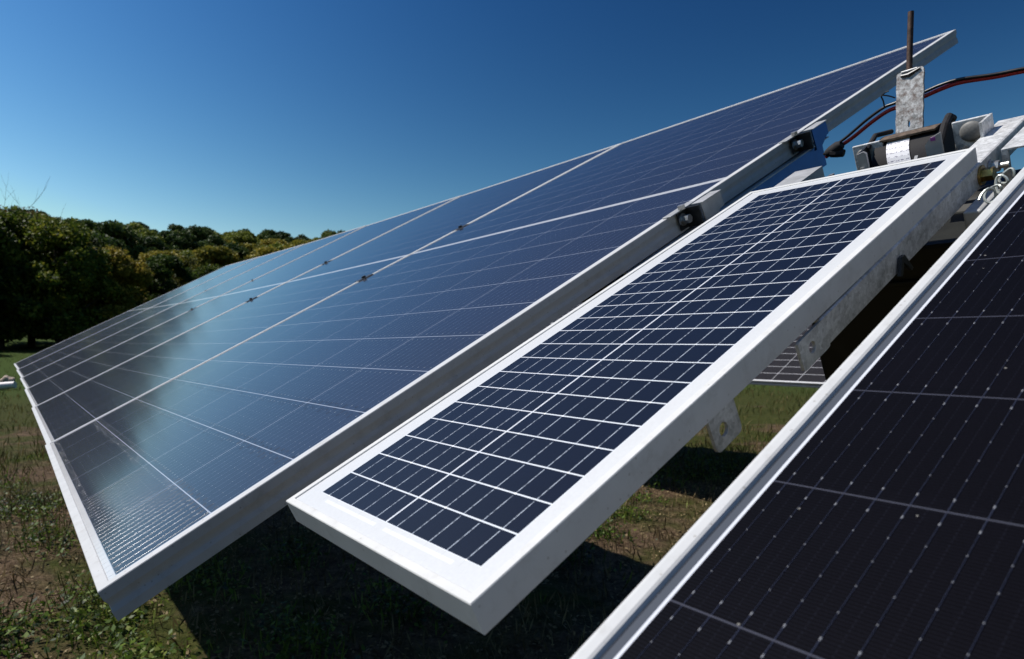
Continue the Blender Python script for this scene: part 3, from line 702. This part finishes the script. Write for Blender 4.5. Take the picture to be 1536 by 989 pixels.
br = empty('tube_bearing', M, 'bearing assembly of black rubber and galvanised brackets behind the small panel', 'bearing')
def upl(a, b, d): return (d, a, b)          # polygon in (v, n), extruded along u
for (u_, v_2, n_) in ((1.028, -.306, -.036), (1.028, -.286, -.040), (.988, -.190, -.030), (.943, -.283, -.037), (.954, -.131, -.040)):
    hx = MB().tube([(u_, v_2, n_), (u_-.0012, v_2, n_)], .0068, 16); hx.tube([(u_-.0012, v_2, n_), (u_-.0062, v_2, n_)], .0048, 6); hx.tube([(u_-.0062, v_2, n_), (u_-.0105, v_2, n_)], .0026, 8); hx.build('bolt', M_zinc, br)
MB().tube([(1.09, -.262, -.012), (1.06, -.268, -.002), (1.03, -.272, -.006), (1.01, -.271, -.022)], .0045, 10).build('rubber_strap', M_black, br)
MB().tube([(1.10, -.185, -.012), (1.06, -.181, -.004), (1.02, -.184, -.012)], .0035, 10).build('rubber_strap', M_black, br)
# saddle: half cylinder of black rubber, axis along the row
sad = MB()
pts = []
for i in range(15):
    an = math.pi*i/14; pts.append((1.055+.050*math.cos(an), -.055+.047*math.sin(an)))
sad.prism([(a, b_) for a, b_ in pts], lambda a, b_, d: (a, d, b_), -.268, -.190)
smooth_some(sad.build('rubber_saddle', M_black, br), 50)
MB().box(1.03, 1.05, -.262, -.196, -.0095, -.0060, .0008).build('rusty_edge', M_brown, br)
k = NT('printed_label'); co = k.n('ShaderNodeTexCoord').outputs['Object']; sx = k.n('ShaderNodeSeparateXYZ'); k.t.links.new(co, sx.inputs[0])
ln = k.math('LESS_THAN', k.math('FRACT', k.math('MULTIPLY', sx.outputs[2], 210.0)), .33)
br_ = k.math('GREATER_THAN', k.noise(420, 2, co), .50)
k.set(Base_Color=k.mix(k.math('MULTIPLY', ln, br_), c4(.72, .72, .76), c4(.25, .25, .32)), Roughness=.5); M_label = k.m
# label curved on the saddle
lb = MB(); lv = []
for i in range(8):
    an = math.pi*(.60+.30*i/7); lv.append((1.055+.0512*math.cos(an), -.055+.0482*math.sin(an)))
vv = [(a, y, c) for y in (-.236, -.209) for a, c in lv]; vv = [(a, y+(c+.03)*.25, c) for a, y, c in vv]
lb.add(vv, [(i, i+1, 9+i, 8+i) for i in range(7)]); lb.build('printed_label', M_label, br)
for (v0, v1, hgt_, dome_v, lab) in ((-.3165, -.2790, -.005, -.298, 'r'), (-.200, -.1620, -.006, -.174, 'l')):
    if lab == 'r':
        MB().box(1.03, 1.034, v0, v1, -.06, hgt_, .0010).box(.995, 1.034, v0-.003, v0, -.06, hgt_).build('back_plate', M_galv, br)
    else:
        MB().box(1.03, 1.034, v0, v1, -.06, hgt_, .0010).build('back_plate', M_galv, br)
    r_ = .0125 if lab == 'r' else .0085
    tb = MB(); rr = []
    for i in range(6): an = math.pi/2*i/5; rr.append((r_*.42*math.sin(an), max(r_*math.cos(an), .0004)))
    tb.tube([(1.03-a, dome_v, -.0205) for a, _ in rr], [b_ for _, b_ in rr], 20); smooth_some(tb.build('domed_bolt', M_dome, br), 60)
def zbracket(name, poly, u0, u1, mat=M_galv_soft):
    return MB().prism(poly, upl, u0, u1).build(name, mat, br)
# folded brackets in front of the saddle, pale cut edges upward
zbracket('front_bracket', [(-.262, -.032), (-.262, -.026), (-.2645, -.0235), (-.2900, -.0225), (-.2925, -.0250), (-.2925, -.050), (-.262, -.050)], .945, .949)
MB().prism([(.949, -.2620), (.975, -.2550), (.975, -.2585), (.949, -.2655)], lambda a, b_, d: (a, b_, d), -.050, -.0225).build('front_bracket', M_galv_soft, br)
MB().prism([(.943, -.262), (.943, -.291), (.949, -.291), (.949, -.262)], lambda a, b_, d: (a, b_, d), -.0224, -.0214).build('cut_edge', M_zinc, br)
zbracket('front_bracket', [(-.118, -.048), (-.118, -.030), (-.146, -.0290), (-.160, -.0205), (-.166, -.0200), (-.166, -.050)], .955, .959, M_dark)
MB().add([(.953, -.118, -.0296), (.961, -.118, -.0296), (.953, -.146, -.0286), (.961, -.146, -.0286), (.953, -.160, -.0200), (.961, -.160, -.0200), (.953, -.166, -.0195), (.961, -.166, -.0195)], [(0, 1, 3, 2), (2, 3, 5, 4), (4, 5, 7, 6)]).build('cut_edge', M_zinc, br)
zbracket('side_bracket', [(-.186, -.050), (-.186, -.008), (-.194, -.006), (-.197, -.009), (-.197, -.050)], .985, .989)
MB().prism([(.989, -.1860), (1.03, -.180), (1.03, -.183), (.989, -.189)], lambda a, b_, d: (a, b_, d), -.05, -.0075).build('side_bracket', M_dark, br)
zbracket('side_bracket', [(-.262, -.050), (-.262, -.016), (-.268, -.009), (-.2795, -.0045), (-.2795, -.050)], .990, .994)
k = NT('purple_paint_mark'); k.set(Base_Color=c4(.30, .06, .30), Roughness=.5)
MB().box(.9888, .9897, -.2740, -.2690, -.0125, -.0082).build('paint_mark', k.m, br)

# galvanised plate with rusty rod
def on_u(px, py, u):
    D = (Fv+Rv*((px-768-PPX)/F_PX)-Uv*((py-494.5-PPY)/F_PX)); C0 = Vector((0, 0, CAM_H)); t = ((A-C0).dot(U)+u)/D.dot(U); return C0+D*t
P0 = on_u(1363, 207, 1.115); MP = Matrix(((H.x, V.x, 0, P0.x), (H.y, V.y, 0, P0.y), (0, 0, 1, P0.z), (0, 0, 0, 1))) @ Matrix.Scale(1.12, 4)
pt = empty('upright_plate', MP, 'spotted galvanised steel plate with a slot standing behind the small panel', 'plate')
b = MB()
b.plate_hole(.0152, .0520, .0042, lambda a, c, d: (d, a+(.0003*math.sin(c*310) if abs(a) > .012 else 0), c+a*-.03), 0, .0035, c=(.0, .0330), hs=.34, hc=(.0, -.0155), seg=160, power=40)
b.build('plate', M_galv_rough, pt)
MB().box(-.0015, .002, -.009, .010, .0835, .0858, .0008).build('bent_lip', M_galv, pt)
MB().tube([(-.0008, .010, .0800), (-.0008, .001, .0790), (-.0008, -.0115, .0835)], [.0016, .0026, .0014], 8).build('weld_bead', M_dark, pt)
rod = MB().tube([(.006, .003, .070), (.006, .003, .115), (.006, .0025, .1600)], .0034, 12)
rod = smooth_some(rod.build('steel_rod', M_rust, None, matrix=MP)); tag(rod, 'thin brown rusty steel rod sticking straight up from the spotted plate', 'rod')

# cables
def spline(P, n=8):
    out = []
    P = [P[0]]+P+[P[-1]]
    for i in range(1, len(P)-2):
        for j in range(n):
            t = j/n; a, b_, c, d = P[i-1], P[i], P[i+1], P[i+2]
            out.append(.5*((2*b_)+(c-a)*t+(2*a-5*b_+4*c-d)*t*t+(3*b_-a-3*c+d)*t**3))
    out.append(P[-2]); return out
pathB = [(1236, 232), (1252, 219), (1272, 204), (1300, 180), (1325, 162), (1342, 155), (1380, 141), (1410, 128), (1440, 119), (1490, 112), (1536, 103), (1620, 88)]
pathR = [(1237, 236), (1258, 220), (1278, 206), (1305, 184), (1328, 168), (1345, 161), (1380, 147), (1412, 133), (1440, 124), (1490, 116), (1536, 107), (1620, 94)]
pb = spline([on_u(x, y, 1.20) for x, y in pathB]); prr = spline([on_u(x, y, 1.205) for x, y in pathR])
o = smooth_some(MB().tube(pb, .0023, 12).build('cable', M_bcable)); tag(o, 'black cable arching behind the rusty rod against the sky', 'cable')
prr = [p_+Vector((0, -.004, -.001)) for p_ in prr]
o = smooth_some(MB().tube(prr, .0030, 12).build('cable', M_red)); tag(o, 'red cable running just below the black cable against the sky', 'cable')
cn = empty('cable_connector', Matrix.Identity(4), 'black plug at the lower left end of the two cables', 'connector')
tb = MB().tube([on_u(1240, 231, 1.19), on_u(1247, 227, 1.19), on_u(1258, 220, 1.19), on_u(1263, 217, 1.19)], [.006, .0085, .0095, .006], 12); smooth_some(tb.build('plug_body', M_black, cn), 50)
tb = MB().tube([on_u(1247, 229, 1.188), on_u(1256, 229, 1.188), on_u(1266, 230, 1.188)], [.008, .008, .006], 10); tb.build('plug_socket', M_black, cn)
ty = MB().tube(spline([on_u(x, y, 1.195) for x, y in ((1327, 163), (1325, 152), (1322, 144), (1332, 144), (1343, 147))], 4), .0011, 6)
ty.tube(spline([on_u(x, y, 1.195) for x, y in ((1322, 144), (1328, 139), (1333, 137))], 3), .001, 6)
ty = ty.build('cable_tie', M_bcable); tag(ty, 'thin black cable tie tail sticking up from the black cable', 'cable tie')

# angle bracket and wire coil at the right border
ab = empty('angle_bracket', M, 'galvanised angle bracket standing at the right border above the black panel', 'bracket')
MB().box(.93, 1.10, -.385, -.352, -.0265, -.0245).build('top_flange', M_galv, ab)
MB().box(.93, .934, -.352, -.358, -.070, -.0268).box(.934, 1.10, -.387, -.385, -.075, -.0268).build('side_web', M_galv, ab)
wr = MB()
pp = []
for i in range(70):
    t = i/69; an = t*2*math.pi*3.5+math.sin(t*9)*.8; pp.append(Vector((.80+.075*t+.006*math.sin(t*23), -.372+.005*math.cos(an), -.036+(.005+.003*math.sin(t*14))*math.sin(an))))
wr.tube(pp, .0012, 6)
wr = wr.build('wire_coil', M_wirez, None, matrix=M); tag(wr, 'twisted bright wire coil beside the upper edge of the black panel frame', 'wire')
cl = MB().box(.80, .86, -.368, -.352, -.066, -.046, .002).build('pipe_clamp', M_galv_soft, None, matrix=M); tag(cl, 'small grey metal block under the wire coil near the golden bolt', 'clamp')

# ------------------------------------------------------------------ second row behind
M_modB = module_mat('grey_cell_laminate', 1.99, LW, 11, .0883, .0075, .0163, .0155, 6, 12, (.005, .005, .007), (.009, .009, .012), wire=(.10, .10, .11), gapw=.0022, gapcol=(.42, .42, .44), pad=.1, coat=.45)
bmod = make_module(M_modB, PROF, .0098, -.0014)
H1 = 3.94
org = A.copy(); org = Vector((0, 0, CAM_H)) + H*H1 + Vector((0, 0, -.25)); Mb = Matrix(((U.x, V.x, N.x, org.x), (U.y, V.y, N.y, org.y), (U.z, V.z, N.z, org.z), (0, 0, 0, 1)))
for i in range(9):
    o = bmod if i == 0 else copy_tree(bmod); o.name = 'solar_panel'; o.matrix_world = Mb @ Matrix.Translation((0, -1.6+i*1.012, 0))
    tag(o, 'dark solar panel of the second row seen through the gap beside the small panel', 'solar panel', 'solar panels of the second row')
tb = empty('torque_tube', Mb, 'steel tube under the second row of panels', 'tube'); MB().tube([(1, -2, -.13), (1, 3, -.13), (1, 8, -.13)], .055, 20).build('tube_body', M_galv_soft, tb)
for v in (.6, 5.2):
    top = Mb @ Vector((1, v, -.17)); g = ground_z(top.x, top.y)-.05
    e = empty('steel_post', Matrix.Translation((top.x, top.y, g)) @ Matrix.Rotation(AZ, 4, 'Z'), 'steel post standing under the second row of panels', 'post', 'posts under the second row')
    MB().box(-.075, .075, -.0035, .0035, 0, top.z-g).box(-.08, -.075, -.05, .05, 0, top.z-g).box(.075, .08, -.05, .05, 0, top.z-g).build('post_beam', M_galv, e)

# debris at the left border
x, y = az_pos(4, 22); z = ground_z(x, y)
pc = MB().tube([(x-.9, y, z+.10), (x-.2, y+.05, z+.12), (x+.25, y+.1, z+.16)], [.11, .11, .10], 14).build('plastic_pipe', M_pipe); smooth_some(pc); tag(pc, 'short white plastic pipe lying in the field at the left border', 'pipe')
bm = bmesh.new(); bmesh.ops.create_icosphere(bm, subdivisions=3, radius=.2)
for q in bm.verts: q.co *= 1+.25*math.sin(q.co.x*17+q.co.y*11)*math.cos(q.co.z*15); q.co.z *= .7
me = bpy.data.meshes.new('stone'); bm.to_mesh(me); bm.free(); me.materials.append(M_soil_rock)
st = bpy.data.objects.new('stone', me); COL.objects.link(st); x, y = az_pos(12, 25); st.location = (x, y, ground_z(x, y)+.12); tag(st, 'pale brown stone beside the white pipe at the left border', 'stone')
